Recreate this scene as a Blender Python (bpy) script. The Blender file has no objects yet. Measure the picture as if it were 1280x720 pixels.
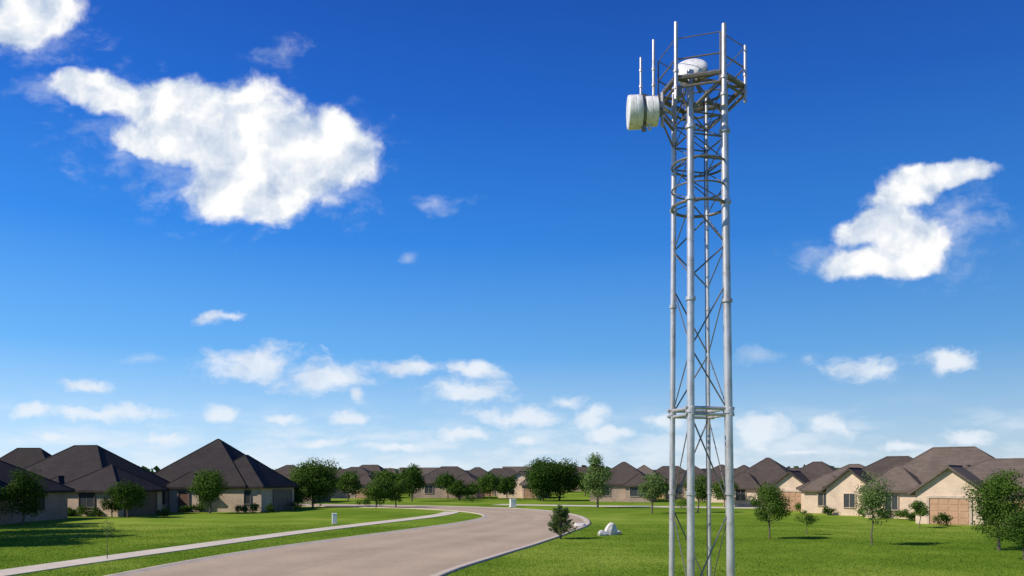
import bpy, math, random
import numpy as np
from mathutils import Vector, Matrix
scene=bpy.context.scene
F=1000.0; H=3.6; HY=598.0
def X(px,D): return (px-640)/F*D
def Z(py,D): return H+(HY-py)/F*D
SUN_EL=math.radians(38); AZ=math.radians(21)
# ---------------------------------------------------------------- helpers
def link(o): scene.collection.objects.link(o); return o
def top(o,label,cat=None,group=None,kind=None):
    o["label"]=label
    if cat: o["category"]=cat
    if group: o["group"]=group
    if kind: o["kind"]=kind
    return o
def empty(name,loc,rot=0):
    o=bpy.data.objects.new(name,None); o.location=loc; o.rotation_euler=(0,0,rot); o.empty_display_size=0.3
    return link(o)
class MB:
    def __init__(s): s.v=[]; s.f=[]
    def poly(s,pts):
        b=len(s.v); s.v+= [tuple(p) for p in pts]; s.f.append(tuple(range(b,b+len(pts))))
    def box(s,c,size,rz=0):
        cx,cy,cz=c; sx,sy,sz=[q/2 for q in size]; b=len(s.v); co,si=math.cos(rz),math.sin(rz)
        for dz in(-sz,sz):
            for dx,dy in((-sx,-sy),(sx,-sy),(sx,sy),(-sx,sy)):
                s.v.append((cx+dx*co-dy*si,cy+dx*si+dy*co,cz+dz))
        for f in((0,3,2,1),(4,5,6,7),(0,1,5,4),(1,2,6,5),(2,3,7,6),(3,0,4,7)): s.f.append(tuple(b+i for i in f))
    def tube(s,p0,p1,r0,r1=None,n=10,cap=True):
        r1=r0 if r1 is None else r1
        p0=Vector(p0);p1=Vector(p1); d=(p1-p0)
        if d.length<1e-6: return
        d.normalize(); a=d.cross(Vector((0,0,1)) if abs(d.z)<.9 else Vector((1,0,0))).normalized(); c=d.cross(a)
        b=len(s.v)
        for p,r in((p0,r0),(p1,r1)):
            for i in range(n):
                t=2*math.pi*i/n; s.v.append(tuple(p+a*math.cos(t)*r+c*math.sin(t)*r))
        for i in range(n):
            j=(i+1)%n; s.f.append((b+i,b+n+i,b+n+j,b+j))
        if cap:
            s.f.append(tuple(b+i for i in range(n))); s.f.append(tuple(b+n+i for i in reversed(range(n))))
    def lathe(s,p0,axis,prof,n=32):
        d=Vector(axis).normalized(); a=d.cross(Vector((0,0,1)) if abs(d.z)<.9 else Vector((1,0,0))).normalized(); c=d.cross(a)
        p0=Vector(p0); b=len(s.v)
        for t,r in prof:
            for i in range(n):
                q=2*math.pi*i/n; s.v.append(tuple(p0+d*t+a*math.cos(q)*r+c*math.sin(q)*r))
        for k in range(len(prof)-1):
            for i in range(n):
                j=(i+1)%n; s.f.append((b+k*n+i,b+k*n+j,b+(k+1)*n+j,b+(k+1)*n+i))
        s.f.append(tuple(b+i for i in reversed(range(n)))); m=(len(prof)-1)*n
        s.f.append(tuple(b+m+i for i in range(n)))
    def torus(s,c,R,r,n=28,m=8):
        b=len(s.v)
        for i in range(n):
            t=2*math.pi*i/n
            for j in range(m):
                u=2*math.pi*j/m; rr=R+r*math.cos(u)
                s.v.append((c[0]+rr*math.cos(t),c[1]+rr*math.sin(t),c[2]+r*math.sin(u)))
        for i in range(n):
            for j in range(m):
                i2=(i+1)%n;j2=(j+1)%m; s.f.append((b+i*m+j,b+i2*m+j,b+i2*m+j2,b+i*m+j2))
    def obj(s,name,mat,parent=None,smooth=False,bevel=0):
        me=bpy.data.meshes.new(name); me.from_pydata(s.v,[],s.f)
        if mat: me.materials.append(mat)
        if smooth:
            me.polygons.foreach_set("use_smooth",[True]*len(me.polygons))
            try: me.set_sharp_from_angle(angle=math.radians(40))
            except Exception: pass
        me.update(); o=bpy.data.objects.new(name,me); link(o)
        if parent: o.parent=parent
        if bevel:
            m=o.modifiers.new("bev",'BEVEL'); m.width=bevel; m.segments=2; m.limit_method='ANGLE'
        return o
# ---------------------------------------------------------------- materials
def nmat(name):
    m=bpy.data.materials.new(name); m.use_nodes=True; nt=m.node_tree; nt.nodes.clear()
    out=nt.nodes.new('ShaderNodeOutputMaterial'); b=nt.nodes.new('ShaderNodeBsdfPrincipled'); nt.links.new(b.outputs[0],out.inputs[0])
    return m,nt,b,out
def N(nt,t,**k):
    n=nt.nodes.new(t)
    for a,v in k.items(): setattr(n,a,v)
    return n
def noise(nt,vec,scale,detail=4,rough=.55):
    n=N(nt,'ShaderNodeTexNoise'); n.inputs['Scale'].default_value=scale; n.inputs['Detail'].default_value=detail; n.inputs['Roughness'].default_value=rough
    if vec is not None: nt.links.new(vec,n.inputs['Vector'])
    return n
def ramp(nt,fac,stops):
    r=N(nt,'ShaderNodeValToRGB'); e=r.color_ramp.elements
    while len(e)<len(stops): e.new(.5)
    for i,(p,c) in enumerate(stops):
        e[i].position=p; e[i].color=(*c,1) if len(c)==3 else c
    nt.links.new(fac,r.inputs[0]); return r
def mixc(nt,fac,a,b,blend='MIX'):
    m=N(nt,'ShaderNodeMix',data_type='RGBA',blend_type=blend)
    for s,v in((0,fac),(6,a),(7,b)):
        if isinstance(v,(int,float)): m.inputs[s].default_value=v
        elif isinstance(v,tuple): m.inputs[s].default_value=(*v,1)
        else: nt.links.new(v,m.inputs[s])
    return m.outputs[2]
def math_(nt,op,a,b=None,c=None,clamp=False):
    m=N(nt,'ShaderNodeMath',operation=op,use_clamp=clamp)
    for i,v in enumerate((a,b,c)):
        if v is None: continue
        if isinstance(v,(int,float)): m.inputs[i].default_value=v
        else: nt.links.new(v,m.inputs[i])
    return m.outputs[0]
def simple(name,col,rough=.7,metal=0,var=.25,scale=3.0,bump=0.0,bscale=40,fine=20):
    m,nt,b,o=nmat(name); tc=N(nt,'ShaderNodeTexCoord')
    n=noise(nt,tc.outputs['Object'],scale,5,.6); n2=noise(nt,tc.outputs['Object'],fine,2)
    f=math_(nt,'ADD',math_(nt,'MULTIPLY',n.outputs[0],.65),math_(nt,'MULTIPLY',n2.outputs[0],.35))
    lo=tuple(c*(1-var) for c in col); hi=tuple(min(1,c*(1+var)) for c in col)
    r=ramp(nt,f,[(.3,lo),(.7,hi)]); nt.links.new(r.outputs[0],b.inputs['Base Color'])
    b.inputs['Roughness'].default_value=rough; b.inputs['Metallic'].default_value=metal
    if bump:
        bp=N(nt,'ShaderNodeBump'); bp.inputs['Strength'].default_value=bump; bp.inputs['Distance'].default_value=.02
        nb=noise(nt,tc.outputs['Object'],bscale,4); nt.links.new(nb.outputs[0],bp.inputs['Height']); nt.links.new(bp.outputs[0],b.inputs['Normal'])
    return m
def brick(name,c1,c2,mortar,bw=.3,rh=.11,lo=.76,hi=1.18):
    m,nt,b,o=nmat(name); tc=N(nt,'ShaderNodeTexCoord'); s=N(nt,'ShaderNodeSeparateXYZ'); nt.links.new(tc.outputs['Object'],s.inputs[0])
    cb=N(nt,'ShaderNodeCombineXYZ'); nt.links.new(math_(nt,'ADD',s.outputs[0],s.outputs[1]),cb.inputs[0]); nt.links.new(s.outputs[2],cb.inputs[1])
    br=N(nt,'ShaderNodeTexBrick'); nt.links.new(cb.outputs[0],br.inputs['Vector']); br.inputs['Scale'].default_value=1
    br.inputs['Brick Width'].default_value=bw; br.inputs['Row Height'].default_value=rh; br.inputs['Mortar Size'].default_value=.012
    br.inputs['Color1'].default_value=(*c1,1); br.inputs['Color2'].default_value=(*c2,1); br.inputs['Mortar'].default_value=(*mortar,1)
    n=noise(nt,tc.outputs['Object'],.7,4,.55); r=ramp(nt,n.outputs[0],[(.3,(lo,lo,lo)),(.7,(hi,hi*.98,hi*.95))])
    nt.links.new(mixc(nt,1.0,br.outputs[0],r.outputs[0],'MULTIPLY'),b.inputs['Base Color']); b.inputs['Roughness'].default_value=.9
    b.inputs['Specular IOR Level'].default_value=.1
    return m
def shingle(name,col): return brick(name,tuple(c*1.1 for c in col),tuple(c*.9 for c in col),tuple(c*.75 for c in col),.45,.16,.85,1.12)
def leafmat(name,dark,light,trans=.3):
    m,nt,b,out=nmat(name); g=N(nt,'ShaderNodeNewGeometry'); tc=N(nt,'ShaderNodeTexCoord')
    n=noise(nt,tc.outputs['Object'],.9,2); f=math_(nt,'ADD',math_(nt,'MULTIPLY',g.outputs['Random Per Island'],.5),math_(nt,'MULTIPLY',n.outputs[0],.5))
    r=ramp(nt,f,[(.15,dark),(.85,light)]); d=N(nt,'ShaderNodeBsdfDiffuse'); nt.links.new(r.outputs[0],d.inputs[0])
    t=N(nt,'ShaderNodeBsdfTranslucent'); nt.links.new(r.outputs[0],t.inputs[0]); ms=N(nt,'ShaderNodeMixShader'); ms.inputs[0].default_value=trans
    nt.nodes.remove(b)
    nt.links.new(d.outputs[0],ms.inputs[1]); nt.links.new(t.outputs[0],ms.inputs[2]); nt.links.new(ms.outputs[0],out.inputs[0]); return m
M={}
M['brick_tan']=brick('brick_tan',(.56,.42,.30),(.47,.345,.245),(.52,.45,.37))
M['brick_brown']=brick('brick_brown',(.36,.255,.19),(.28,.20,.15),(.38,.32,.26))
M['brick_cream']=brick('brick_cream',(.72,.545,.40),(.64,.475,.345),(.66,.56,.46),lo=.84,hi=1.1)
M['brick_rose']=brick('brick_rose',(.44,.31,.235),(.37,.26,.19),(.43,.37,.32))
M['roof_dark']=shingle('roof_dark',(.047,.040,.038))
M['roof_brown']=shingle('roof_brown',(.088,.070,.060))
M['roof_tan']=shingle('roof_tan',(.150,.118,.096))
M['trim']=simple('trim',(.50,.39,.29),.6)
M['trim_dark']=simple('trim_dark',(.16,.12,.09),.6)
M['white']=simple('white_paint',(.78,.78,.76),.4,0,.06)
M['garage']=simple('garage_wood',(.46,.27,.155),.55,0,.2,1.5)
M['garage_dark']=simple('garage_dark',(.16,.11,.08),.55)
M['door']=simple('door_wood',(.14,.07,.045),.5)
M['glass']=simple('window_glass',(.05,.055,.06),.15,0,.2)
M['bark']=simple('bark',(.13,.10,.075),.9,0,.35,6,.6,25)
M['leafA']=leafmat('leaf_dark',(.022,.055,.010),(.090,.160,.028))
M['leafB']=leafmat('leaf_mid',(.038,.086,.014),(.140,.225,.040))
M['leafC']=leafmat('leaf_light',(.085,.14,.038),(.22,.31,.095),.35)
M['leafD']=leafmat('leaf_needle',(.10,.15,.05),(.26,.34,.12),.3)
M['rock']=simple('pale_limestone',(.66,.62,.56),.85,0,.2,4,.8,8)
M['concrete']=simple('kerb_concrete',(.50,.41,.31),.9,0,.22,1.2,.3,30)
def steel(name,col,rust=.25,metal=.35):
    m,nt,b,o=nmat(name); tc=N(nt,'ShaderNodeTexCoord')
    mp=N(nt,'ShaderNodeMapping'); mp.inputs['Scale'].default_value=(1,1,.22); nt.links.new(tc.outputs['Object'],mp.inputs[0])
    n=noise(nt,mp.outputs[0],5,6,.7); r=ramp(nt,n.outputs[0],[(.3,tuple(c*.6 for c in col)),(.5,col),(.72,tuple(min(1,c*1.3) for c in col))])
    n2=noise(nt,tc.outputs['Object'],2.6,6,.75); r2=ramp(nt,n2.outputs[0],[(.52,(0,0,0)),(.70,(rust,rust,rust))])
    nt.links.new(mixc(nt,r2.outputs[0],r.outputs[0],(.24,.16,.12)),b.inputs['Base Color'])
    b.inputs['Metallic'].default_value=metal; rr=ramp(nt,n.outputs[0],[(.3,(.48,)*3),(.7,(.27,)*3)]); nt.links.new(rr.outputs[0],b.inputs['Roughness'])
    return m
M['steel']=steel('galvanised_steel',(.58,.56,.55),.55,.5)
M['steel_dark']=steel('weathered_steel',(.20,.185,.175),.7,.4)
def dirty(name,col):
    m,nt,b,o=nmat(name); tc=N(nt,'ShaderNodeTexCoord'); mp=N(nt,'ShaderNodeMapping'); mp.inputs['Scale'].default_value=(3,3,.8); nt.links.new(tc.outputs['Object'],mp.inputs[0])
    n=noise(nt,mp.outputs[0],3,7,.7); r=ramp(nt,n.outputs[0],[(.3,(.45,.42,.38)),(.46,(.72,.70,.67)),(.6,col)]); nt.links.new(r.outputs[0],b.inputs['Base Color']); b.inputs['Roughness'].default_value=.45; return m
M['radome']=dirty('radome_white',(.82,.81,.79))
M['black']=simple('black_cable',(.06,.06,.065),.5)
def lawn(name,k=1.0,island=False):
    m,nt,b,o=nmat(name); g=N(nt,'ShaderNodeNewGeometry'); p=g.outputs['Position']
    n1=noise(nt,p,.04,4,.6); n2=noise(nt,p,.25,4,.6)
    f=math_(nt,'ADD',math_(nt,'MULTIPLY',n1.outputs[0],.68),math_(nt,'MULTIPLY',n2.outputs[0],.32))
    if island: f=math_(nt,'ADD',math_(nt,'MULTIPLY',f,.9),math_(nt,'MULTIPLY',g.outputs['Random Per Island'],.1))
    else:
        n3=noise(nt,p,9,3,.7); f=math_(nt,'ADD',math_(nt,'MULTIPLY',f,.9),math_(nt,'MULTIPLY',n3.outputs[0],.1))
    r=ramp(nt,f,[(.40,(.105*k,.180*k,.018*k)),(.50,(.165*k,.248*k,.027*k)),(.60,(.260*k,.330*k,.050*k))])
    d=N(nt,'ShaderNodeBsdfDiffuse'); nt.links.new(r.outputs[0],d.inputs[0]); nt.nodes.remove(b)
    if island:
        t=N(nt,'ShaderNodeBsdfTranslucent'); nt.links.new(r.outputs[0],t.inputs[0]); ms=N(nt,'ShaderNodeMixShader'); ms.inputs[0].default_value=.4
        nt.links.new(d.outputs[0],ms.inputs[1]); nt.links.new(t.outputs[0],ms.inputs[2]); nt.links.new(ms.outputs[0],o.inputs[0])
    else:
        nt.links.new(d.outputs[0],o.inputs[0])
        bp=N(nt,'ShaderNodeBump'); bp.inputs['Strength'].default_value=.25; bp.inputs['Distance'].default_value=.04
        nt.links.new(noise(nt,p,12,3,.7).outputs[0],bp.inputs['Height']); nt.links.new(bp.outputs[0],d.inputs['Normal'])
    return m
M['lawn']=lawn('lawn_ground'); M['blade']=lawn('lawn_blades',1.12,True)
def paving(name,col,joint,cross=True,rough=.85):
    m,nt,b,o=nmat(name); g=N(nt,'ShaderNodeNewGeometry'); p=g.outputs['Position']; uv=N(nt,'ShaderNodeUVMap')
    s=N(nt,'ShaderNodeSeparateXYZ'); nt.links.new(uv.outputs[0],s.inputs[0])
    n1=noise(nt,p,.18,5,.6); n2=noise(nt,p,2.5,5,.7); n3=noise(nt,p,35,3,.7)
    f=math_(nt,'ADD',math_(nt,'MULTIPLY',n1.outputs[0],.45),math_(nt,'ADD',math_(nt,'MULTIPLY',n2.outputs[0],.3),math_(nt,'MULTIPLY',n3.outputs[0],.25)))
    r=ramp(nt,f,[(.35,tuple(c*.80 for c in col)),(.5,col),(.66,tuple(c*1.18 for c in col))])
    fr=math_(nt,'FRACT',math_(nt,'DIVIDE',s.outputs[1],joint)); ln=math_(nt,'LESS_THAN',math_(nt,'MULTIPLY',fr,joint),.05)
    if cross:
        cl=math_(nt,'LESS_THAN',math_(nt,'ABSOLUTE',math_(nt,'SUBTRACT',s.outputs[0],.5)),.003); ln=math_(nt,'MAXIMUM',ln,cl)
        w=math_(nt,'SINE',math_(nt,'MULTIPLY',s.outputs[0],25.13)); wv=math_(nt,'MULTIPLY_ADD',w,.045,1.0)
        wc=N(nt,'ShaderNodeCombineXYZ'); [nt.links.new(wv,wc.inputs[i]) for i in range(3)]
        base=mixc(nt,1.0,r.outputs[0],wc.outputs[0],'MULTIPLY')
    else: base=r.outputs[0]
    col2=mixc(nt,math_(nt,'MULTIPLY',ln,.3),base,tuple(c*.5 for c in col))
    nt.links.new(col2,b.inputs['Base Color']); b.inputs['Roughness'].default_value=rough; b.inputs['Specular IOR Level'].default_value=.05
    bp=N(nt,'ShaderNodeBump'); bp.inputs['Strength'].default_value=.3; bp.inputs['Distance'].default_value=.01
    nt.links.new(n3.outputs[0],bp.inputs['Height']); nt.links.new(bp.outputs[0],b.inputs['Normal']); return m
M['road']=paving('road_surface',(.45,.345,.235),4.5)
M['walk']=paving('sidewalk_concrete',(.64,.55,.43),1.6,False)
# ---------------------------------------------------------------- ground
g=MB(); g.poly([(-2500,-400,0),(2500,-400,0),(2500,4000,0),(-2500,4000,0)])
ground=g.obj('ground',M['lawn']); top(ground,"mown green lawn covering flat ground","grass",kind="structure")
def catmull(P,k=10):
    P=[np.array(p,float) for p in P]; P=[2*P[0]-P[1]]+P+[2*P[-1]-P[-2]]; out=[]
    for i in range(1,len(P)-2):
        for j in range(k):
            t=j/k; a,b,c,d=P[i-1:i+3]
            out.append(.5*((2*b)+(-a+c)*t+(2*a-5*b+4*c-d)*t*t+(-a+3*b-3*c+d)*t**3))
    out.append(P[-2]); return np.array(out)
def normals(C):
    t=np.gradient(C,axis=0); t/=np.linalg.norm(t,axis=1)[:,None]; return np.stack([-t[:,1],t[:,0]],1)
def strip(name,L,R,z,mat,thick=0):
    n=len(L); me=bpy.data.meshes.new(name); v=[(*l,z) for l in L]+[(*r,z) for r in R]; f=[(i,n+i,n+i+1,i+1) for i in range(n-1)]
    if thick:
        v+=[(*l,z-thick) for l in L]+[(*r,z-thick) for r in R]
        f+=[(i,i+1,2*n+i+1,2*n+i) for i in range(n-1)]+[(n+i+1,n+i,3*n+i,3*n+i+1) for i in range(n-1)]
    me.from_pydata(v,[],f); me.materials.append(mat); C=(np.array(L)+np.array(R))/2
    s=np.concatenate([[0],np.cumsum(np.linalg.norm(np.diff(C,axis=0),axis=1))]); uv=me.uv_layers.new(name='UVMap')
    for lp in me.loops:
        i=lp.vertex_index; side=(i//n)%2; uv.data[lp.index].uv=(side,s[i%n])
    o=bpy.data.objects.new(name,me); return link(o)
Lc=[(-17,-30),(-16.6,5),(-15.6,18),(-14.5,29.5),(-13,38.3),(-10.3,46.8),(-6.9,56.2),(-3.9,65.5),(-2.4,75),(-4.2,84),(-8.5,91.5),(-14.5,97),(-30,104),(-70,112)]
Rc=[(-6,-30),(-5.2,5),(-4.2,18),(-2.8,29.5),(-0.8,37),(1.4,44.5),(3.9,54),(6.0,64),(6.2,77),(3.6,89),(-2,97.5),(-11,104),(-29,111),(-70,119)]
LE=catmull(Lc); RE=catmull(Rc)
road=strip('road',LE,RE,.006,M['road']); top(road,"pale tan residential road curving between lawns","road",kind="structure")
def kerb(E,sgn,label):
    nn=normals(E)*sgn; n=len(E); v=[];f=[]
    prof=[(-.25,.008),(-.02,.02),(0.09,.06),(.16,.07),(.28,.065),(.30,.0)]
    for d,z in prof: v+=[(*(E[i]+nn[i]*d),z) for i in range(n)]
    for k in range(5): f+=[(k*n+i,k*n+i+1,(k+1)*n+i+1,(k+1)*n+i) for i in range(n-1)]
    me=bpy.data.meshes.new('kerb'); me.from_pydata(v,[],f); me.materials.append(M['concrete']); me.polygons.foreach_set("use_smooth",[True]*len(me.polygons)); o=link(bpy.data.objects.new('kerb',me)); top(o,label,"kerb",kind="structure")
kerb(LE,1,"low rolled concrete kerb along the lawn strip"); kerb(RE,-1,"low rolled concrete kerb along the open lawn")
def walk(P,w,label,name='sidewalk',z=.04):
    C=catmull(P); n=normals(C); o=strip(name,C+n*w/2,C-n*w/2,z,M['walk'],.05); top(o,label,"sidewalk",kind="structure"); return C
SW=walk([(-23,0),(-21.2,18),(-19,31.6),(-16.9,41.4),(-14.2,53),(-11,64),(-8.0,74),(-6.8,80),(-6.4,85.8)],1.7,"narrow pale concrete sidewalk beside the curving road")
SW3=walk([(-2,110),(12,104),(30,97),(50,86),(70,70)],4.0,"pale residential street in front of tan houses",'street',.02)
# ---------------------------------------------------------------- houses
def hip(mb,cx,cy,w,d,e,r,kind,ov=.42):
    W=w/2+ov; Dd=d/2+ov; sl=(r-e)/(min(w,d)/2) if kind=='hip' else ((r-e)/(w/2) if kind=='gy' else (r-e)/(d/2))
    ez=e-ov*sl*.5
    if kind=='hip':
        if w>=d: a,b=(cx-(W-Dd),cy,r),(cx+(W-Dd),cy,r)
        else: a,b=(cx,cy-(Dd-W),r),(cx,cy+(Dd-W),r)
        if abs(w-d)<.05: a=(cx-.05,cy,r); b=(cx+.05,cy,r)
    elif kind=='gy': a,b=(cx,cy-Dd,r),(cx,cy+Dd,r)
    else: a,b=(cx-W,cy,r),(cx+W,cy,r)
    c=[(cx-W,cy-Dd,ez),(cx+W,cy-Dd,ez),(cx+W,cy+Dd,ez),(cx-W,cy+Dd,ez)]
    if kind=='gx' or (kind=='hip' and w>=d):
        fs=[[c[0],c[1],b,a],[c[2],c[3],a,b]]
        ends=[[c[1],c[2],b],[c[3],c[0],a]]
    else:
        fs=[[c[1],c[2],b,a],[c[3],c[0],a,b]]
        ends=[[c[0],c[1],a],[c[2],c[3],b]]
    for q in fs: mb.poly(q)
    if kind=='hip':
        for q in ends: mb.poly(q)
    lo=lambda p:(p[0],p[1],p[2]-.2)
    if kind=='hip':
        for i in range(4): mb.poly([c[i],c[(i+1)%4],lo(c[(i+1)%4]),lo(c[i])][::-1])
        mb.poly([lo(p) for p in c][::-1])
        rid=[(a,b)]+[(c[0],a),(c[3],a),(c[1],b),(c[2],b)] if w>=d else [(a,b),(c[0],a),(c[1],a),(c[2],b),(c[3],b)]
    else:
        for q in fs: mb.poly([lo(p) for p in q][::-1])
        for q in fs:
            for i in range(4): mb.poly([q[i],q[(i+1)%4],lo(q[(i+1)%4]),lo(q[i])][::-1])
        rid=[(a,b)]
    for p,q in rid: mb.tube(p,q,.07,n=5)
def house(label,x,y,rot,blocks,feats,wall,roof,trim='trim',group="suburban houses along the streets"):
    E=empty('brick_house',(x,y,0),math.radians(rot)); top(E,label,"house",group)
    wm=MB(); rm=MB(); Bs=[]
    for i,(cx,cy,w,d,e,r,k) in enumerate(blocks):
        e=e+.025*i; Bs.append((cx,cy,w,d,e))
        wm.box((cx,cy,e/2),(w,d,e))
        if k=='gy':
            for s in(-1,1):
                q=[(cx-w/2,cy+s*d/2,e),(cx+w/2,cy+s*d/2,e),(cx,cy+s*d/2,r-.12)]; wm.poly(q if s<0 else q[::-1])
        if k=='gx':
            for s in(-1,1):
                q=[(cx+s*w/2,cy-d/2,e),(cx+s*w/2,cy+d/2,e),(cx+s*w/2,cy,r-.12)]; wm.poly(q if s>0 else q[::-1])
        hip(rm,cx,cy,w,d,e,r,k)
    wm.obj('wall',M[wall],E); R=rm.obj('roof',M[roof],E)
    for (kd,bi,face,off,w,h,z0) in feats:
        cx,cy,bw,bd,e=Bs[bi]
        if face=='f': px,py,rz=cx+off,cy-bd/2,0
        elif face=='l': px,py,rz=cx-bw/2,cy+off,-math.pi/2
        else: px,py,rz=cx+bw/2,cy+off,math.pi/2
        def P(dx,dn,dz): return (px+dx*math.cos(rz)+dn*math.sin(rz), py+dx*math.sin(rz)-dn*math.cos(rz), dz)
        m=MB()
        if kd=='window':
            m.box(P(0,.02,z0+h/2),(w,.06,h),rz); o=m.obj('window',M['glass'],E)
            fr=MB(); t=.07
            for dx in(-w/2-t/2,w/2+t/2): fr.box(P(dx,.05,z0+h/2),(t,.14,h+2*t),rz)
            for dz in(z0-t/2,z0+h+t/2): fr.box(P(0,.055,dz),(w-.004,.14,t),rz)
            fr.box(P(0,.058,z0+h/2),(.04,.03,h-.01),rz)
            fr.obj('frame',M[trim],o)
        elif kd=='garage_door':
            m.box(P(0,.015,h/2),(w,.05,h),rz)
            for k in range(4):
                for j in range(4): m.box(P(-w/2+w*(j+.5)/4,.05,h*(k+.5)/4),(w/4-.12,.03,h/4-.1),rz)
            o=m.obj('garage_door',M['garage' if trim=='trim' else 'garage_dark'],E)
            fr=MB(); 
            for dx in(-w/2-.09,w/2+.09): fr.box(P(dx,.05,h/2+.06),(.18,.14,h+.12),rz)
            fr.box(P(0,.053,h+.09),(w-.004,.14,.18),rz); fr.obj('frame',M[trim],o)
        else:
            m.box(P(0,.02,h/2),(w,.08,h),rz); o=m.obj('door',M['door'],E)
            fr=MB(); fr.box(P(-w/2-.06,.05,h/2),(.12,.16,h),rz); fr.box(P(w/2+.06,.05,h/2),(.12,.16,h),rz); fr.box(P(0,.053,h+.065),(w+.24,.16,.12),rz); fr.obj('frame',M[trim],o)
            k=MB(); k.tube(P(w*.36,.07,1.05),P(w*.36,.15,1.05),.04); k.obj('handle',M['steel'],o)
    return E
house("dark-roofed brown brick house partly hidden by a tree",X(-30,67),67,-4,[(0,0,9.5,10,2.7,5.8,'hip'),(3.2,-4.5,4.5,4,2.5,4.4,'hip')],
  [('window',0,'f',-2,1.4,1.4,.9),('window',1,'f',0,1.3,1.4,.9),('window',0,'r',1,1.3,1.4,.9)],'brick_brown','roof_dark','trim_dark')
house("dark-roofed house showing only its peaked hip roof",X(36,106),106,0,[(0,0,12,9,3,7.6,'hip')],
  [('window',0,'f',0,1.4,1.4,.9)],'brick_brown','roof_dark','trim_dark')
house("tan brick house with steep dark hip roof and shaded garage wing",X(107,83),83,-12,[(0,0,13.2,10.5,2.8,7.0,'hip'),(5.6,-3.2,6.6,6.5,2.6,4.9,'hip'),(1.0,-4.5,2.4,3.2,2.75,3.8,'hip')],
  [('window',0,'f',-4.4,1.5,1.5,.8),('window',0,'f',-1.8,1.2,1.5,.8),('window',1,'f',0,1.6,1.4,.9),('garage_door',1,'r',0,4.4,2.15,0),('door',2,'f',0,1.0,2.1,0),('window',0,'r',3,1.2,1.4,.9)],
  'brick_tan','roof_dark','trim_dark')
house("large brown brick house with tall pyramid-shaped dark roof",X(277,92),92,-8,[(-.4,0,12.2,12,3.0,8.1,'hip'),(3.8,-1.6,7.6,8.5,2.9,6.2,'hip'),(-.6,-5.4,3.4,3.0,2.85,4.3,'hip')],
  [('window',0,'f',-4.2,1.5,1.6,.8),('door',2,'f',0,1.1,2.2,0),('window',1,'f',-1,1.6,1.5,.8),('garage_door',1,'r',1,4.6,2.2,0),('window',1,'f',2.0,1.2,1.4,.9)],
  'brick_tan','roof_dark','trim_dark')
house("low brown house with dark hip roof behind trees",X(362,122),122,-5,[(0,0,10,9,2.8,5.6,'hip')],[('window',0,'f',0,1.4,1.4,.9)],'brick_brown','roof_brown')
far=[(445,150,-9,11,5.7,'hip','brick_rose','roof_brown'),(562,150,-6,12,5.8,'hip','brick_rose','roof_brown'),(597,168,-6,10,5.9,'hip','brick_tan','roof_brown'),
 (628,185,0,13,5.9,'hip','brick_tan','roof_brown'),(655,150,-12,8,4.9,'gy','brick_cream','roof_tan'),(780,128,-15,9.5,6.2,'hip','brick_rose','roof_brown'),(805,150,-15,9,6.1,'hip','brick_tan','roof_tan'),
 (838,158,-15,12,6.0,'hip','brick_rose','roof_brown'),(868,140,-18,9,5.8,'hip','brick_tan','roof_brown'),(902,130,-25,9.5,5.8,'hip','brick_tan','roof_brown'),(930,122,-28,8,5.6,'hip','brick_cream','roof_brown')]
for px,D,rot,w,r,k,wl,rf in far:
    house("small cream gabled house across the far street" if wl=='brick_cream' and k=='gy' else "distant brick house with brown shingle roof",X(px,D),D,rot,[(0,0,w,9,2.9,r,k),(w*.3,-4.0,w*.4,4,2.7,4.4,'hip')],
      [('window',0,'f',-w*.25,1.5,1.4,.9),('garage_door' if (px%2) else 'window',1,'f',0,2.4,2.0 if px%2 else 1.4,0 if px%2 else .9)],wl,rf)
random.seed(5)
for i in range(26):
    px=395+i*33+random.uniform(-10,10); D=random.uniform(205,310)
    house("far-off house with brown hip roof",X(px,D),D,random.uniform(-25,5),[(0,0,random.uniform(13,18),10,2.9,random.uniform(5.8,7.2),'hip' if i%4 else 'gx'),(random.uniform(-4,4),-4.3,6,4,2.7,4.6,'hip')],
      [('window',0,'f',0,1.5,1.4,.9)],random.choice(['brick_tan','brick_brown','brick_rose']),random.choice(['roof_brown','roof_tan','roof_brown','roof_dark']))
house("tan house with brown hip roof behind young trees",X(960,106),106,-30,[(0,0,9.4,9,2.8,6.3,'hip'),(-2.0,-4.6,4.2,3.4,2.6,4.4,'hip')],[('window',0,'f',2,1.2,1.4,.9),('window',1,'f',0,1.2,1.5,.8)],'brick_cream','roof_brown')
house("tan gabled house with brown shingle roof",X(1022,93),93,-35,[(0,0,9,8,2.7,5.5,'hip'),(-1.4,-4.3,4.2,3.6,2.6,4.4,'gy')],[('garage_door',1,'f',0,2.6,2.1,0),('window',0,'f',2.4,1.2,1.4,.9)],'brick_cream','roof_brown')
house("cream brick house with low brown hip roof",X(1068,86),86,-35,[(0,0,9,8,2.7,5.1,'hip'),(-1.8,-4.2,3.8,3,2.6,4.0,'hip')],[('window',1,'f',0,1.0,1.3,.8),('window',0,'f',2,1.0,1.4,.9)],'brick_cream','roof_tan')
house("cream brick house with broad brown roof and front gable",X(1122,81),81,-38,[(0,0,11.0,9,2.8,5.8,'hip'),(-2.8,-5.0,4.4,3.6,2.6,4.6,'gy'),(2.4,-4.8,3.6,2.6,2.7,4.0,'hip')],
  [('window',1,'f',0,1.0,1.3,.8),('door',0,'f',.3,1,2.1,0),('window',2,'f',0,1.0,1.4,.9)],'brick_cream','roof_brown')
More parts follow.
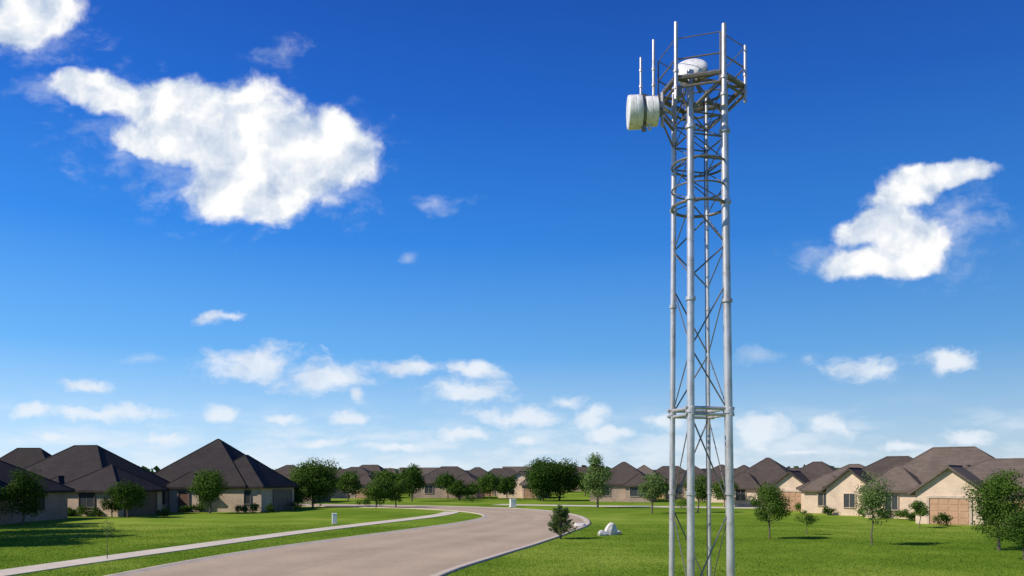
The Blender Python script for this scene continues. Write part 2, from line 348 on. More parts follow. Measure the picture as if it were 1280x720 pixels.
house("tan brick house with tall brown roof and gabled wing",X(1192,75),75,-38,[(0,0,13.0,9.5,2.8,6.5,'hip'),(-3.8,-5.0,4.6,4,2.7,4.7,'hip'),(2.2,-5.2,5.0,4,2.6,4.7,'gy')],
  [('window',1,'f',0,1.0,1.3,.8),('garage_door',2,'f',0,3.0,2.1,0),('door',0,'f',-.7,1,2.1,0)],'brick_cream','roof_tan')
house("cream brick house with twin wooden garage doors",X(1262,66),66,-40,[(0,0,12,9,2.7,5.2,'hip'),(-3.0,-5.2,4.8,4.2,2.6,4.6,'gy'),(2.6,-5.0,4.6,4,2.65,4.4,'hip')],
  [('garage_door',1,'f',0,2.8,2.05,0),('garage_door',2,'f',0,2.8,2.05,0),('window',0,'l',1,1.3,1.4,.9)],'brick_cream','roof_tan')
# ---------------------------------------------------------------- trees
def crown_mesh(name,h,w,th,n,leaf,seed,mat,ncl=26,asp=.6,top_narrow=.0):
    rs=np.random.RandomState(seed); ch=h-th; cz=th+ch/2; w=w*1.12
    u=rs.normal(size=(ncl,3)); u/=np.linalg.norm(u,axis=1)[:,None]; rad=rs.uniform(.1,1,ncl)**.5*rs.uniform(.75,1.0,ncl)
    C=u*rad[:,None]*np.array([w/2*.78,w/2*.78,ch/2*.82])+np.array([0,0,cz])
    if top_narrow: 
        t=(C[:,2]-th)/ch; C[:,:2]*=(1-top_narrow*np.clip(t,0,1))[:,None]
    cr=rs.uniform(.17,.36,ncl)*w*.66
    p=cr**2; p/=p.sum(); idx=rs.choice(ncl,n,p=p)
    d=rs.normal(size=(n,3)); d/=np.linalg.norm(d,axis=1)[:,None]; rr=rs.uniform(0,1,n)**.42
    Pt=C[idx]+d*(rr*cr[idx])[:,None]*np.array([1,1,.8])
    st=rs.rand(n)<.06; Pt[st]+=rs.normal(size=(st.sum(),3))*w*.04
    Pt[:,2]=np.maximum(Pt[:,2],th*.5+.05)
    nrm=d+rs.normal(size=(n,3))*.55+np.array([0,0,.35]); nrm/=np.linalg.norm(nrm,axis=1)[:,None]
    a=np.cross(nrm,rs.normal(size=(n,3))); a/=np.linalg.norm(a,axis=1)[:,None]+1e-9; b=np.cross(nrm,a)
    s=leaf*rs.uniform(.6,1.3,n)[:,None]/2
    V=np.empty((n,4,3)); V[:,0]=Pt-a*s; V[:,1]=Pt-b*s*asp; V[:,2]=Pt+a*s; V[:,3]=Pt+b*s*asp
    me=bpy.data.meshes.new(name); me.vertices.add(4*n); me.vertices.foreach_set('co',V.reshape(-1)); me.loops.add(4*n); me.loops.foreach_set('vertex_index',np.arange(4*n,dtype=np.int32))
    me.polygons.add(n); me.polygons.foreach_set('loop_start',np.arange(0,4*n,4,dtype=np.int32)); me.polygons.foreach_set('loop_total',np.full(n,4,dtype=np.int32))
    me.materials.append(mat); me.update(calc_edges=True); me.validate(); return me,C,cr
def tree(label,x,y,h,w,th,n,leaf,seed,mat='leafB',ncl=26,name='deciduous_tree',group=None,tr=None,top_narrow=0,asp=.6):
    E=empty(name,(x,y,0),random.uniform(0,6)); top(E,label,"tree",group)
    me,C,cr=crown_mesh('crown',h,w,th,int(n*1.3),leaf*1.08,seed,M[mat],ncl,top_narrow=top_narrow,asp=asp)
    c=link(bpy.data.objects.new('crown',me)); c.parent=E
    tb=MB(); r=tr or h*.018; rs=random.Random(seed); p=Vector((0,0,-.05))
    K=5; topz=th+(h-th)*.7
    for k in range(K):
        q=Vector((rs.uniform(-1,1)*w*.03,rs.uniform(-1,1)*w*.03,topz*(k+1)/K)); tb.tube(p,q,r*(1.15-k/K*.8),r*(1.15-(k+1)/K*.8),8); p=q
    for ci in range(min(len(C),16)):
        c0=Vector(C[ci]); zz=max(th*.75,min(topz*.95,c0.z-(c0.xy.length)*.8)); base=Vector((0,0,zz)); mid=base.lerp(c0,.5)+Vector((0,0,-.04*h))
        tb.tube(base,mid,r*.45,r*.3,6); tb.tube(mid,c0,r*.3,r*.1,6)
    tb.obj('trunk',M['bark'],E,True); return E
tree("dense dark green tree beside a brown brick house",X(28,62),62,4.7,3.6,.3,6500,.14,1,'leafA',30)
tree("leafy rounded green tree before a brown brick house",X(262,82),82,5.2,4.4,.2,8500,.16,2,'leafB',36)
tree("bushy dark tree next to a garage wing",X(160,73),73,3.9,3.8,.3,5000,.15,3,'leafA',26)
tree("small dark ornamental tree against a tan wall",X(140,74),74,3.0,2.4,.3,3000,.12,33,'leafA',18)
tree("full bright green tree beside the road",X(391,100),100,6.8,6.4,.15,13000,.2,4,'leafB',46)
tree("low leafy tree joining a taller roadside tree",X(372,98),98,4.2,3.8,.15,5000,.2,44,'leafB',26)
tree("round green street tree near the bend",X(470,98),98,4.0,3.8,.15,5000,.17,5,'leafB',26)
tree("round green street tree near the bend",X(495,99),99,4.1,3.4,.15,5000,.17,6,'leafB',26)
tree("taller dark tree among far houses",X(515,125),125,6.2,5.4,.5,5000,.24,7,'leafA',28)
tree("broad dark green tree behind the road bend",X(679,128),128,7.3,7.8,.2,12000,.26,8,'leafA',50)
tree("broad dark green tree behind the road bend",X(699,129),129,7.2,7.4,.2,11000,.26,48,'leafA',46)
tree("light green slender tree with open crown",X(747,98),98,7.4,4.8,.6,5200,.2,9,'leafC',30,top_narrow=.55)
tree("slender young light green tree on the lawn",X(815,82),82,4.6,3.6,.5,3800,.16,10,'leafC',24,top_narrow=.35)
tree("young rounded tree standing on the open lawn",X(962,47.5),47.5,3.4,2.5,.5,7500,.085,11,'leafB',32,tr=.045)
tree("sparse young tree with thin trunk on the lawn",X(1090,43),43,4.1,2.8,.7,4800,.09,12,'leafC',28,tr=.04,top_narrow=.45)
tree("vigorous green tree with low branches by the houses",X(1249,40),40,4.6,3.1,.25,14000,.09,13,'leafB',42,tr=.07,top_narrow=.2)
tree("low dark green tree at the lawn edge",X(1281,35),35,2.4,2.0,.15,5000,.08,14,'leafA',22,tr=.04)
tree("tiny thin sapling on the lawn",X(1009,51),51,1.9,1.3,.4,1000,.08,15,'leafB',12,tr=.025)
tree("thin bare-stemmed sapling planted on the lawn",X(134,35.5),35.5,2.0,.7,.9,200,.05,16,'leafC',8,tr=.016)
tree("green tree beside brown house roofs",X(435,128),128,5.2,4.8,.5,3800,.25,17,'leafB',24)
tree("mid-green tree before distant houses",X(612,140),140,5.0,4.8,.4,3800,.25,18,'leafB',24)
tree("mid-green tree before distant houses",X(634,138),138,4.4,4.4,.4,3500,.25,19,'leafA',24)
tree("tree with spreading crown behind the tower",X(872,84),84,4.2,3.4,.6,3200,.17,20,'leafB',22)
tree("small tree on the lawn before tan houses",X(906,100),100,3.8,3.4,.5,2800,.2,21,'leafB',22)
tree("small green tree between houses",X(1150,58),58,2.3,1.4,.5,1500,.11,22,'leafB',14,tr=.03)
tree("round dark tree near the far street",X(575,128),128,3.6,4.2,.2,2800,.24,23,'leafA',18)
tree("round dark tree near the far street",X(333,93),93,3.2,3.4,.2,3500,.18,24,'leafB',18)
for k,(tx,ty,hh) in enumerate([(-32,42.5,7),(-34,46.5,8.5),(-38,51,10),(-42,57,10)]):
    tree("broad shade tree at the lawn edge",tx,ty,hh,6.5,1.0,6500,.26,25+k,'leafA',34)
protos=[]
for k,(mt,hh,ww) in enumerate([('leafA',7,7),('leafB',6.5,6.2),('leafB',8,6.6)]):
    me,C,cr=crown_mesh('crown',hh,ww,.3,1900,.5,60+k,M[mt],28); t=MB(); t.tube((0,0,-.05),(0,0,hh*.6),.16,.06,6); tm=t.obj('trunk',M['bark']); protos.append((me,tm.data)); bpy.data.objects.remove(tm)
rs=random.Random(11)
for i in range(165):
    D=rs.choice([rs.uniform(135,200),rs.uniform(170,330)]); px=rs.uniform(330,1150)
    if D<200 and (640<px<730): continue
    me,tm=protos[i%3]; s=rs.uniform(.45,.85)
    E=empty('deciduous_tree',(X(px,D),D,0),rs.uniform(0,6)); E.scale=(s*rs.uniform(.9,1.7),s*rs.uniform(.9,1.7),s*rs.uniform(.85,1.05)); top(E,"distant green tree among far houses","tree","distant trees among houses")
    for nm,d in(('crown',me),('trunk',tm)):
        o=link(bpy.data.objects.new(nm,d)); o.parent=E
rsn=np.random.RandomState(3); n=26000
ang=rsn.uniform(-.8,.8,n); Dd=rsn.uniform(380,640,n); xx=np.tan(ang)*Dd; hgt=(5.2+2.4*np.sin(xx*.05)+1.8*np.sin(xx*.17+1)+rsn.normal(size=n)*.5)
Pt=np.stack([xx,Dd,np.maximum(.5,hgt)*rsn.uniform(.1,1,n)],1); a=rsn.normal(size=(n,3)); a/=np.linalg.norm(a,axis=1)[:,None]; b=np.cross(a,rsn.normal(size=(n,3))); b/=np.linalg.norm(b,axis=1)[:,None]
s=2.2; V=np.stack([Pt-a*s,Pt-b*s,Pt+a*s,Pt+b*s],1).reshape(-1,3)
me=bpy.data.meshes.new('woodland'); me.from_pydata(V.tolist(),[],np.arange(4*n).reshape(-1,4).tolist()); me.materials.append(M['leafA'])
top(link(bpy.data.objects.new('distant_woodland',me)),"low band of dark woodland on the horizon","woodland",kind="stuff")
def shrub(label,x,y,h,w,n,leaf,seed,mat):
    me,_,_=crown_mesh('shrub',h,w,.02,n,leaf,seed,M[mat],14); o=link(bpy.data.objects.new('shrub',me)); o.location=(x,y,0); top(o,label,"bush","shrubs beside the houses")
for i,(px,D,h,w) in enumerate([(58,75.5,.9,1.4),(72,75.5,1.0,1.5),(88,75.5,.9,1.4),(104,75,1.1,1.5),(119,75,.9,1.5),(205,74,.9,1.6),(232,83,1.0,1.6),(247,83,1.0,1.8),(300,83,.9,1.6),(318,84,1.1,1.6),(337,85,1.0,1.6),(372,92,1.2,2),(455,105,1.2,2.4),(588,120,1.3,3),(1035,78,1.1,1.5),(1128,70,1.0,1.6),(1142,68,.9,1.5),(1178,60,1,1.5),(1000,86,1,1.6),(945,96,1.1,2),(985,94,1.1,2),(855,98,1.2,2.2),(1080,74,1,1.6),(1105,72,1,1.6)]):
    shrub("low rounded green shrub at a house wall",X(px,D),D,h,w,900,.13,100+i,'leafA' if i%3 else 'leafB')
E=empty('evergreen_shrub',(X(701,47.5),47.5,0)); top(E,"bushy cone-shaped evergreen shrub beside the road edge","shrub")
rs=random.Random(9); tb=MB(); lv=MB()
tb.tube((0,0,-.05),(0,0,1.8),.06,.015,7)
for i in range(110):
    t=(i+rs.random())/110; z=.08+1.6*t; az=rs.uniform(0,6.28); L=(1.0-.62*t)*rs.uniform(.75,1.1); el=math.radians(rs.uniform(18,55))
    d=Vector((math.cos(az)*math.cos(el),math.sin(az)*math.cos(el),math.sin(el))); p0=Vector((0,0,z)); p1=p0+d*L; tb.tube(p0,p1,.014,.005,5)
    for k in range(60):
        q=p0.lerp(p1,rs.uniform(.25,1.05)); nd=(d*1.0+Vector((rs.gauss(0,.6),rs.gauss(0,.6),rs.gauss(0,.4)))).normalized()*rs.uniform(.09,.19); sd=nd.cross(Vector((rs.gauss(0,.5),rs.gauss(0,.5),1))).normalized()*.022
        lv.poly([q-sd,q+nd*.5-sd*1.2,q+nd,q+nd*.5+sd*1.2])
lv.obj('crown',M['leafD'],E); tb.obj('trunk',M['bark'],E)
def boulder(x,y,sx,sy,sz,seed,rz=0):
    import bmesh
    bm=bmesh.new(); bmesh.ops.create_icosphere(bm,subdivisions=4,radius=1); r=random.Random(seed)
    pl=[(Vector((r.gauss(0,1),r.gauss(0,1),r.gauss(0,.8))).normalized(),r.uniform(.55,.85)) for _ in range(16)]
    from mathutils import noise as mn
    for v in bm.verts:
        c=v.co.copy()
        for nrm,dd in pl:
            k=c.dot(nrm)-dd
            if k>0: c-=nrm*k*.92
        c*=1+.06*mn.noise(c*4+Vector((seed,0,0))); tp=1-.35*max(0,c.z); v.co=Vector((c.x*sx*tp,c.y*sy*tp,c.z*sz))
    me=bpy.data.meshes.new('boulder'); bm.to_mesh(me); bm.free(); me.materials.append(M['rock']); o=link(bpy.data.objects.new('boulder',me)); o.location=(x,y,sz*.4); o.rotation_euler=(0,.1,rz)
    top(o,"rough pale limestone boulder on the lawn by the road","rock","pale boulders by the road"); 
boulder(X(764,51),51,.5,.42,.58,1,.5); boulder(X(752,50.5),50.5,.45,.4,.24,2,1.2); boulder(X(771,51.5),51.8,.35,.4,.28,4,2)
boulder(X(726,60),60,.7,.4,.22,5,.3)
def pedestal(x,y,w,h,label):
    E=empty('utility_pedestal',(x,y,0),.3); top(E,label,"utility box")
    m=MB(); m.box((0,0,h/2+.04),(w,w*.8,h)); m.obj('body',M['white'],E,bevel=.03)
    m=MB(); m.box((0,0,h+.09),(w*1.12,w*.92,.1)); m.obj('lid',M['white'],E,bevel=.03)
    m=MB(); m.box((0,0,.02),(w*1.4,w*1.2,.08)); m.obj('base',M['concrete'],E)
pedestal(X(418,63),63,.36,.72,"small white utility pedestal on the lawn"); pedestal(X(641,97),99.5,.7,.9,"pale utility box by the road bend")
# ---------------------------------------------------------------- tower
TD=22.0; TX=X(876,TD); T=empty('lattice_tower',(TX,TD,0)); top(T,"tall galvanised steel lattice telecom tower with dish antennas","tower")
zt=Z(108,TD)
R0=.84; th0=math.radians(-31); ratio=.83
def leg(k,z):
    s=R0*(1+(ratio-1)*max(0,z)/zt); a=th0+k*math.pi/2; cx=-.06*z/zt
    return Vector((cx+math.cos(a)*s,math.sin(a)*s,z))
radii=[.115,.048,.080,.105]
for k in range(4):
    m=MB(); m.tube(leg(k,0),leg(k,zt+.12),radii[k],radii[k]*.9,20)
    for z in (3.2,Z(516,TD),8.4,Z(258,TD),13.0):
        p=leg(k,z); m.tube(p+Vector((0,0,-.045)),p+Vector((0,0,.045)),radii[k]*1.28,n=20)
    m.obj('leg',M['steel'],T,True)
    m=MB(); p=leg(k,0); m.box((p.x,p.y,.03),(.5,.5,.06)); m.obj('base_plate',M['steel_dark'],T)
def bar(name,p,q,r,mat='steel_dark',par=None):
    m=MB(); m.tube(p,q,r,n=8); return m.obj(name,M[mat],par or T,True)
lev=[0.3,Z(516,TD)-.1,8.9,Z(258,TD)-.1]
for i in range(len(lev)-1):
    for k in range(4):
        a,b=(k,(k+1)%4) if (i+k)%2 else ((k+1)%4,k)
        zm=(lev[i]+lev[i+1])/2
        bar('diagonal_brace',leg(a,lev[i]+.1),leg(b,zm),.021 if k%2 else .016,'steel_dark')
        bar('diagonal_brace',leg(b,zm),leg(a,lev[i+1]),.021 if k%2 else .016,'steel_dark')
up=[Z(258,TD),Z(236,TD),Z(206,TD),Z(178,TD),Z(152,TD),zt]
for i in range(5):
    for k in range(4):
        if i in (1,2,3): bar('horizontal_brace',leg(k,up[i+1]),leg((k+1)%4,up[i+1]),.024)
        a,b=(k,(k+1)%4) if i%2 else ((k+1)%4,k); bar('diagonal_brace',leg(a,up[i]),leg(b,up[i+1]),.016)
        if i==4: bar('diagonal_brace',leg(b,up[i]),leg(a,up[i+1]),.022)
for py,r in ((208,.032),(238,.024),(260,.044)):
    z=Z(py,TD); m=MB(); m.torus((-.06*z/zt,0,z),.735,r,36,8); m.obj('hoop_ring',M['steel_dark'],T,True)
zc=Z(516,TD)
for k in range(4):
    for dz,r in((.085,.048),(-.085,.04)):
        p,q=leg(k,zc+dz),leg((k+1)%4,zc+dz); d=(q-p).normalized(); m=MB(); m.tube(p-d*.16,q+d*.16,r,n=12); m.obj('collar_beam',M['steel'],T,True)
bar('feeder_cable',(.26,.3,0),(.16,.3,zt-.2),.014,'black')
pz=Z(116,TD); HR=1.16
hx=[Vector((HR*math.cos(math.radians(60*i-18)),HR*math.sin(math.radians(60*i-18)),pz)) for i in range(6)]
for i in range(6):
    p,q=hx[i],hx[(i+1)%6]; bar('platform_beam',p,q,.072,'steel_dark'); bar('platform_beam',p+Vector((0,0,-.24)),q+Vector((0,0,-.24)),.036,'steel_dark'); bar('platform_beam',p+Vector((0,0,-.24)),p,.04,'steel_dark')
    u=Vector((0,0,.5)); bar('guard_rail',p+u,q+u,.022,'steel_dark'); bar('guard_rail',p,p+u*2.1,.024,'steel_dark')
    bar('guard_rail',p+u*2.1,q+u*2.1,.014,'steel_dark')
    inner=leg([0,1,1,2,3,3][i],pz-.75); bar('bracket_strut',p+Vector((0,0,-.2)),inner,.034,'steel_dark')
    top_in=leg([0,1,1,2,3,3][i],pz); bar('platform_beam',p,top_in,.045,'steel_dark')
m=MB(); m.torus((-.03,0,pz+.02),.66,.04,32); m.obj('hoop_ring',M['steel_dark'],T,True)
for i in range(6):
    o=hx[i].lerp(hx[(i+1)%6],.5); bar('platform_beam',o,o*.6+Vector((0,0,pz*.4)),.024,'steel_dark')
def post(px,dy,top_,bot,r,mat='steel'):
    D=TD+dy; dx=X(px,D)-TX; m=MB(); m.tube((dx,dy,Z(bot,D)),(dx,dy,Z(top_,D)),r,n=14)
    for k in (.3,.74): m.tube((dx,dy,Z(bot,D)+k-.035),(dx,dy,Z(bot,D)+k+.035),r*1.4,n=14)
    m.obj('antenna_mast',M[mat],T,True)
post(845,hx[4].y-.1,28,124,.054); post(905,hx[5].y-.1,30,132,.066); post(931.5,hx[0].y-.1,57,128,.042); post(817,hx[3].y-.1,50,120,.042)
post(801,-.1,72,122,.034)
m=MB(); m.box(hx[4]+Vector((.05,-.1,-.4)),(.17,.13,.32),.4); m.obj('radio_unit',M['steel_dark'],T,bevel=.02)
# paired side drum, seen nearly side-on
dc=Vector((X(803,TD)-TX,-.25,Z(140,TD-.25))); ax=Vector((-1,.04,-.03)).normalized()
def drum(c,prof,r):
    m=MB(); m.lathe(c,ax,[(a,b*r) for a,b in prof],40); return m.obj('drum_antenna',M['radome'],T,True)
drum(dc+ax*.05,[(0,.9),(.012,.97),(.03,1.0),(.16,1.0),(.165,.975),(.185,.975),(.19,1.0),(.34,1.0),(.37,.985),(.385,.95),(.39,.85),(.395,.02)],.44)
o=drum(dc-ax*.03,[(-.36,.2),(-.355,.6),(-.345,.84),(-.32,.9),(-.20,.9),(-.195,.87),(-.175,.87),(-.17,.9),(-.04,.9),(-.015,.88),(0,.8)],.43)
k=MB(); k.lathe(dc+ax*.01,ax,[(-.045,.33),(-.045,.36),(.045,.36),(.045,.33)],40); k.obj('clamp_band',M['steel_dark'],o,True)
mt=dc-ax*.5
bar('mounting_arm',mt+Vector((0,0,.12)),leg(2,dc.z+.2),.05,'steel'); bar('mounting_arm',mt+Vector((0,0,-.15)),leg(2,dc.z-.25),.042,'steel_dark'); bar('mounting_arm',dc+Vector((-.05,.0,.43)),dc+Vector((.75,.1,.43)),.034,'steel_dark')
bar('mounting_arm',dc-ax*.3+Vector((0,0,-.1)),mt,.11,'steel_dark'); bar('mounting_arm',mt+Vector((0,0,-.42)),mt+Vector((0,0,.5)),.05,'steel')
bar('mounting_arm',(X(801,TD)-TX,-.1,Z(120,TD)),hx[3],.03,'steel_dark'); bar('mounting_arm',dc+Vector((-.02,-.05,-.36)),dc+Vector((0,-.05,-.54)),.065,'steel_dark'); bar('mounting_arm',dc+Vector((.15,-.05,-.34)),dc+Vector((.15,-.05,-.5)),.05,'steel')
bar('mounting_arm',leg(2,dc.z-.75),mt+Vector((0,0,-.32)),.026,'steel_dark')
dc2=Vector((X(862,TD)-TX,-.15,Z(87,TD-.15))); m=MB(); m.lathe(dc2,(-.2,-.7,.6),[(-.34,.12),(-.33,.24),(-.26,.36),(-.14,.41),(0,.43),(.02,.445),(.06,.445),(.075,.43),(.1,.41),(.14,.34),(.17,.2),(.18,.01)],40); o=m.obj('drum_antenna',M['radome'],T,True)
k=MB(); k.lathe(dc2,(-.2,-.7,.6),[(-.06,.42),(-.06,.445),(-.01,.447),(-.01,.42)],40); k.obj('clamp_band',M['steel_dark'],o,True)
bar('mounting_arm',dc2+Vector((.08,.15,-.1)),Vector((0,0,pz)),.05,'steel_dark')
# ---------------------------------------------------------------- lawn blades
def inside(P,poly):
    x,y=P[:,0],P[:,1]; c=np.zeros(len(P),bool); j=len(poly)-1
    for i in range(len(poly)):
        xi,yi=poly[i];xj,yj=poly[j]
        with np.errstate(divide='ignore',invalid='ignore'): t=((yi>y)!=(yj>y))&(x<(xj-xi)*(y-yi)/(yj-yi+1e-12)+xi)
        c^=t; j=i
    return c
rsn=np.random.RandomState(8); n=150000
D=28/(1-rsn.rand(n)*.55); P=np.stack([rsn.uniform(-.68,.68,n)*D,D],1)
nL=normals(LE);nR=normals(RE); roadpoly=np.concatenate([LE+nL*.27,(RE-nR*.27)[::-1]]); nS=normals(SW); swp=np.concatenate([SW+nS*.84,(SW-nS*.84)[::-1]])
P=P[~(inside(P,roadpoly)|inside(P,swp))]; n=len(P)
hh=rsn.uniform(.02,.055,n)*(1+ .5*(rsn.rand(n)<.05)); an=rsn.uniform(0,np.pi,n); wd=.016*np.maximum(1,P[:,1]/35)
dx=np.cos(an)*wd;dy=np.sin(an)*wd; ln=rsn.normal(size=(n,2))*.03
V=np.empty((n,3,3)); V[:,0,0]=P[:,0]-dx;V[:,0,1]=P[:,1]-dy;V[:,0,2]=.0;V[:,1,0]=P[:,0]+dx;V[:,1,1]=P[:,1]+dy;V[:,1,2]=.0;V[:,2,:2]=P+ln;V[:,2,2]=hh
me=bpy.data.meshes.new('grass'); me.vertices.add(3*n); me.vertices.foreach_set('co',V.reshape(-1)); me.loops.add(3*n); me.loops.foreach_set('vertex_index',np.arange(3*n,dtype=np.int32)); me.polygons.add(n); me.polygons.foreach_set('loop_start',np.arange(0,3*n,3,dtype=np.int32)); me.polygons.foreach_set('loop_total',np.full(n,3,dtype=np.int32)); me.materials.append(M['blade']); me.update(calc_edges=True)
top(link(bpy.data.objects.new('grass',me)),"short mown grass blades covering the lawn","grass",kind="stuff")
# ---------------------------------------------------------------- world
w=bpy.data.worlds.new("World"); scene.world=w; w.use_nodes=True; nt=w.node_tree; nt.nodes.clear(); wo=N(nt,'ShaderNodeOutputWorld')
try: w.cycles.sampling_method='NONE'
except Exception as e: print(e)
sky=N(nt,'ShaderNodeTexSky',sky_type='NISHITA'); sky.sun_disc=False; sky.sun_elevation=SUN_EL; sky.sun_rotation=math.radians(-90)-AZ
sky.air_density=1.0; sky.dust_density=.2; sky.ozone_density=2.0
tc=N(nt,'ShaderNodeTexCoord'); sp=N(nt,'ShaderNodeSeparateXYZ'); nt.links.new(tc.outputs['Generated'],sp.inputs[0])
yy=math_(nt,'MAXIMUM',sp.outputs[1],.02); U=math_(nt,'DIVIDE',sp.outputs[0],yy); Vv=math_(nt,'DIVIDE',sp.outputs[2],yy)
cb=N(nt,'ShaderNodeCombineXYZ'); nt.links.new(U,cb.inputs[0]); nt.links.new(Vv,cb.inputs[1]); P0=cb.outputs[0]
def vm(op,a,b=None,s=None):
    m=N(nt,'ShaderNodeVectorMath',operation=op)
    for i,v in enumerate((a,b)):
        if v is None: continue
        if isinstance(v,tuple): m.inputs[i].default_value=v
        else: nt.links.new(v,m.inputs[i])
    if s is not None: m.inputs['Scale'].default_value=s
    return m
wn=noise(nt,P0,11,4,.6); wv=vm('SCALE',vm('SUBTRACT',wn.outputs['Color'],(.5,.5,.5)).outputs[0],s=.045); PW=vm('ADD',P0,wv.outputs[0]).outputs[0]
def field(blobs,k=.12):
    cur=None
    for (cx,cy,rx,ry,rot) in blobs:
        mp=N(nt,'ShaderNodeMapping',vector_type='TEXTURE'); nt.links.new(PW,mp.inputs[0]); mp.inputs['Location'].default_value=((cx-640)/1000,(598-cy)/1000,0)
        mp.inputs['Rotation'].default_value=(0,0,math.radians(rot)); mp.inputs['Scale'].default_value=(rx/1000,ry/1000,1)
        ln=vm('LENGTH',mp.outputs[0]).outputs['Value']; v=math_(nt,'SUBTRACT',1.0,ln)
        if cur is None: cur=v
        else:
            m=N(nt,'ShaderNodeMath',operation='SMOOTH_MAX'); nt.links.new(cur,m.inputs[0]); nt.links.new(v,m.inputs[1]); m.inputs[2].default_value=k; cur=m.outputs[0]
    return cur
dense=[(92,110,46,24,-8),(145,122,56,32,-15),(215,120,64,32,0),(232,166,94,46,-15),(300,158,100,66,0),(352,200,106,72,0),(420,190,58,54,0),(305,238,88,46,-10),(180,180,48,22,-20),
 (32,24,82,42,8),
 (1172,222,82,22,8),(1125,246,56,24,14),(1092,284,62,24,16),(1140,302,60,40,0),(1100,330,100,24,2)]
small=[(273,397,34,11,3),(315,452,92,30,6),(410,473,76,26,0),(448,497,20,12,0),(512,462,54,15,3),(595,462,54,16,-4),(585,492,78,25,0),(105,482,38,12,0),(145,515,100,16,0),(40,518,42,12,0),
 (650,523,85,16,0),(740,525,28,20,0),(710,507,28,12,0),(435,523,42,11,0),(280,515,32,14,0),(1085,460,60,23,-3),(1188,450,40,19,0),(1210,548,48,19,0),(1040,538,42,20,0),(950,540,58,28,0),(760,545,46,14,0),(830,525,36,16,0),(585,543,46,12,0),(655,550,30,10,0),(355,520,30,10,0),(400,548,50,9,0),(210,546,60,10,0),(70,546,60,10,0),(1130,560,50,9,0),(500,558,60,8,0),(1000,566,50,8,0)]
thin=[(75,112,70,36,0),(345,68,50,18,8),(550,253,50,14,0),(1025,318,45,18,0),(1175,290,90,75,0),(944,447,42,16,0),(1015,445,22,12,0),(435,210,65,75,0),(250,190,190,95,-12),(40,40,100,60,0),(515,318,14,10,0),(180,445,40,10,0)]
fb=noise(nt,PW,19,7,.58); fbh=math_(nt,'SUBTRACT',fb.outputs[0],.5)
fbL=noise(nt,vm('ADD',PW,(.018,-.024,0)).outputs[0],19,3,.5)
st=N(nt,'ShaderNodeMapping'); st.inputs['Scale'].default_value=(1,1.8,1); st.inputs['Rotation'].default_value=(0,0,-.2); nt.links.new(PW,st.inputs[0]); fbs=noise(nt,st.outputs[0],26,6,.6); fbsh=math_(nt,'SUBTRACT',fbs.outputs[0],.5)
def sstep(x,a,b):
    m=N(nt,'ShaderNodeMapRange',interpolation_type='SMOOTHSTEP'); nt.links.new(x,m.inputs[0]); m.inputs[1].default_value=a; m.inputs[2].default_value=b; return m.outputs[0]
fd=math_(nt,'ADD',field(dense,.25),math_(nt,'MULTIPLY',fbh,.95)); aD=sstep(fd,-.04,.38)
fs=math_(nt,'ADD',field(small),math_(nt,'MULTIPLY',fbsh,1.7)); aS=math_(nt,'MULTIPLY',sstep(fs,.0,.85),.85)
ft=math_(nt,'ADD',field(thin),math_(nt,'MULTIPLY',fbsh,2.4)); aT=math_(nt,'MULTIPLY',sstep(ft,.0,1.4),.42)
el=sp.outputs[2]
az=N(nt,'ShaderNodeMapping'); az.inputs['Scale'].default_value=(1,1,3.2); nt.links.new(tc.outputs['Generated'],az.inputs[0]); ly=noise(nt,az.outputs[0],13,5,.55)
aL=math_(nt,'MULTIPLY',math_(nt,'MULTIPLY',sstep(ly.outputs[0],.42,.68),.60),math_(nt,'MULTIPLY',sstep(el,.105,.03),sstep(el,-.01,.01)))
front=sstep(sp.outputs[1],.05,.2)
A=math_(nt,'MAXIMUM',math_(nt,'MULTIPLY',math_(nt,'MAXIMUM',math_(nt,'MAXIMUM',aD,aS),aT),front),aL)
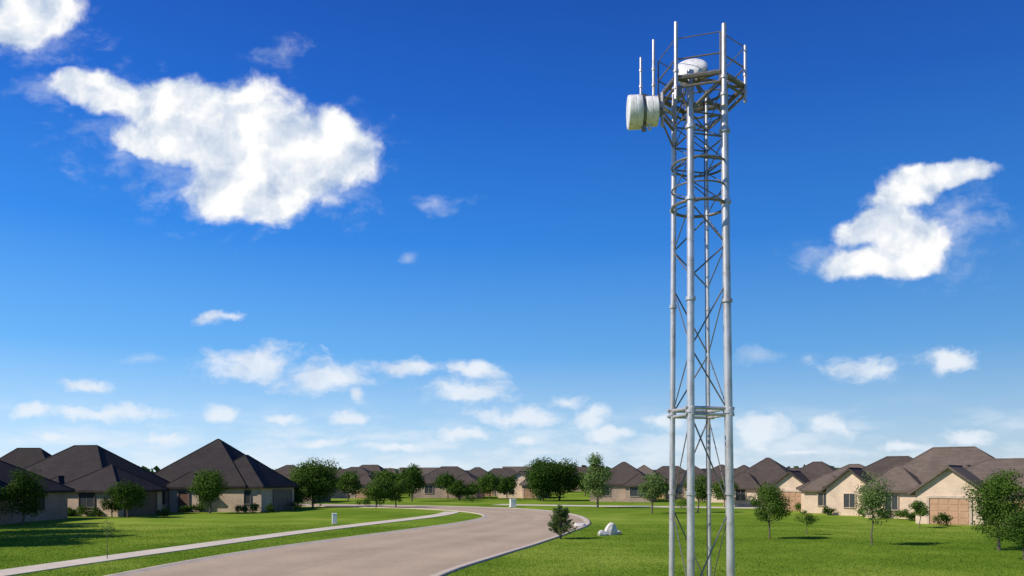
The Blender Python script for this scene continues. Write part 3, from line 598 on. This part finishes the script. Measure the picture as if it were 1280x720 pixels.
rel=math_(nt,'MULTIPLY_ADD',math_(nt,'SUBTRACT',fb.outputs[0],fbL.outputs[0]),1.9,.47)  # cloud sunlit and shaded sides painted into colour from offset noise
core=sstep(fd,.0,1.0); lit=math_(nt,'ADD',rel,math_(nt,'MULTIPLY',core,.24),clamp=True)
cr_=ramp(nt,lit,[(.1,(.46,.57,.75)),(.5,(.75,.81,.90)),(.80,(1.0,1.0,1.0))])
lowc=mixc(nt,sstep(el,.22,.05),cr_.outputs[0],(.84,.90,.97))
gr=ramp(nt,math_(nt,'MULTIPLY_ADD',el,.5,.5),[(.45,(.30,.36,.38)),(.5,(.66,.80,.93)),(.53,(.40,.65,.92)),(.575,(.125,.42,.88)),(.64,(.022,.235,.79)),(.71,(.005,.125,.60)),(.755,(.003,.085,.48)),(1.0,(.002,.04,.30))])
gr.color_ramp.interpolation='LINEAR'
azf=math_(nt,'MULTIPLY_ADD',sp.outputs[0],-.28,1.0); vs=N(nt,'ShaderNodeVectorMath',operation='SCALE'); nt.links.new(gr.outputs[0],vs.inputs[0]); nt.links.new(azf,vs.inputs['Scale'])
nis=vm('SCALE',sky.outputs[0],s=.10)
skc=mixc(nt,.12,vs.outputs[0],nis.outputs[0])
b1=N(nt,'ShaderNodeBackground'); nt.links.new(mixc(nt,A,skc,lowc),b1.inputs[0]); b1.inputs[1].default_value=1.0
nt.links.new(b1.outputs[0],wo.inputs[0])
# sun
sl=bpy.data.lights.new('sun','SUN'); sl.energy=4.8; sl.angle=math.radians(.5); sl.color=(1,.93,.82); so=link(bpy.data.objects.new('sun',sl))
sv=Vector((-math.cos(AZ)*math.cos(SUN_EL),-math.sin(AZ)*math.cos(SUN_EL),math.sin(SUN_EL))); so.rotation_euler=sv.to_track_quat('Z','Y').to_euler()
cam=bpy.data.cameras.new('camera'); cam.sensor_width=36; cam.lens=36*F/1280; cam.shift_y=(HY-360)/1280; cam.clip_end=6000; cam.clip_start=.1
co=link(bpy.data.objects.new('camera',cam)); co.location=(0,0,H); co.rotation_euler=(math.radians(90),0,0); scene.camera=co
scene.view_settings.view_transform='Standard'; scene.view_settings.look='None'; scene.view_settings.exposure=0
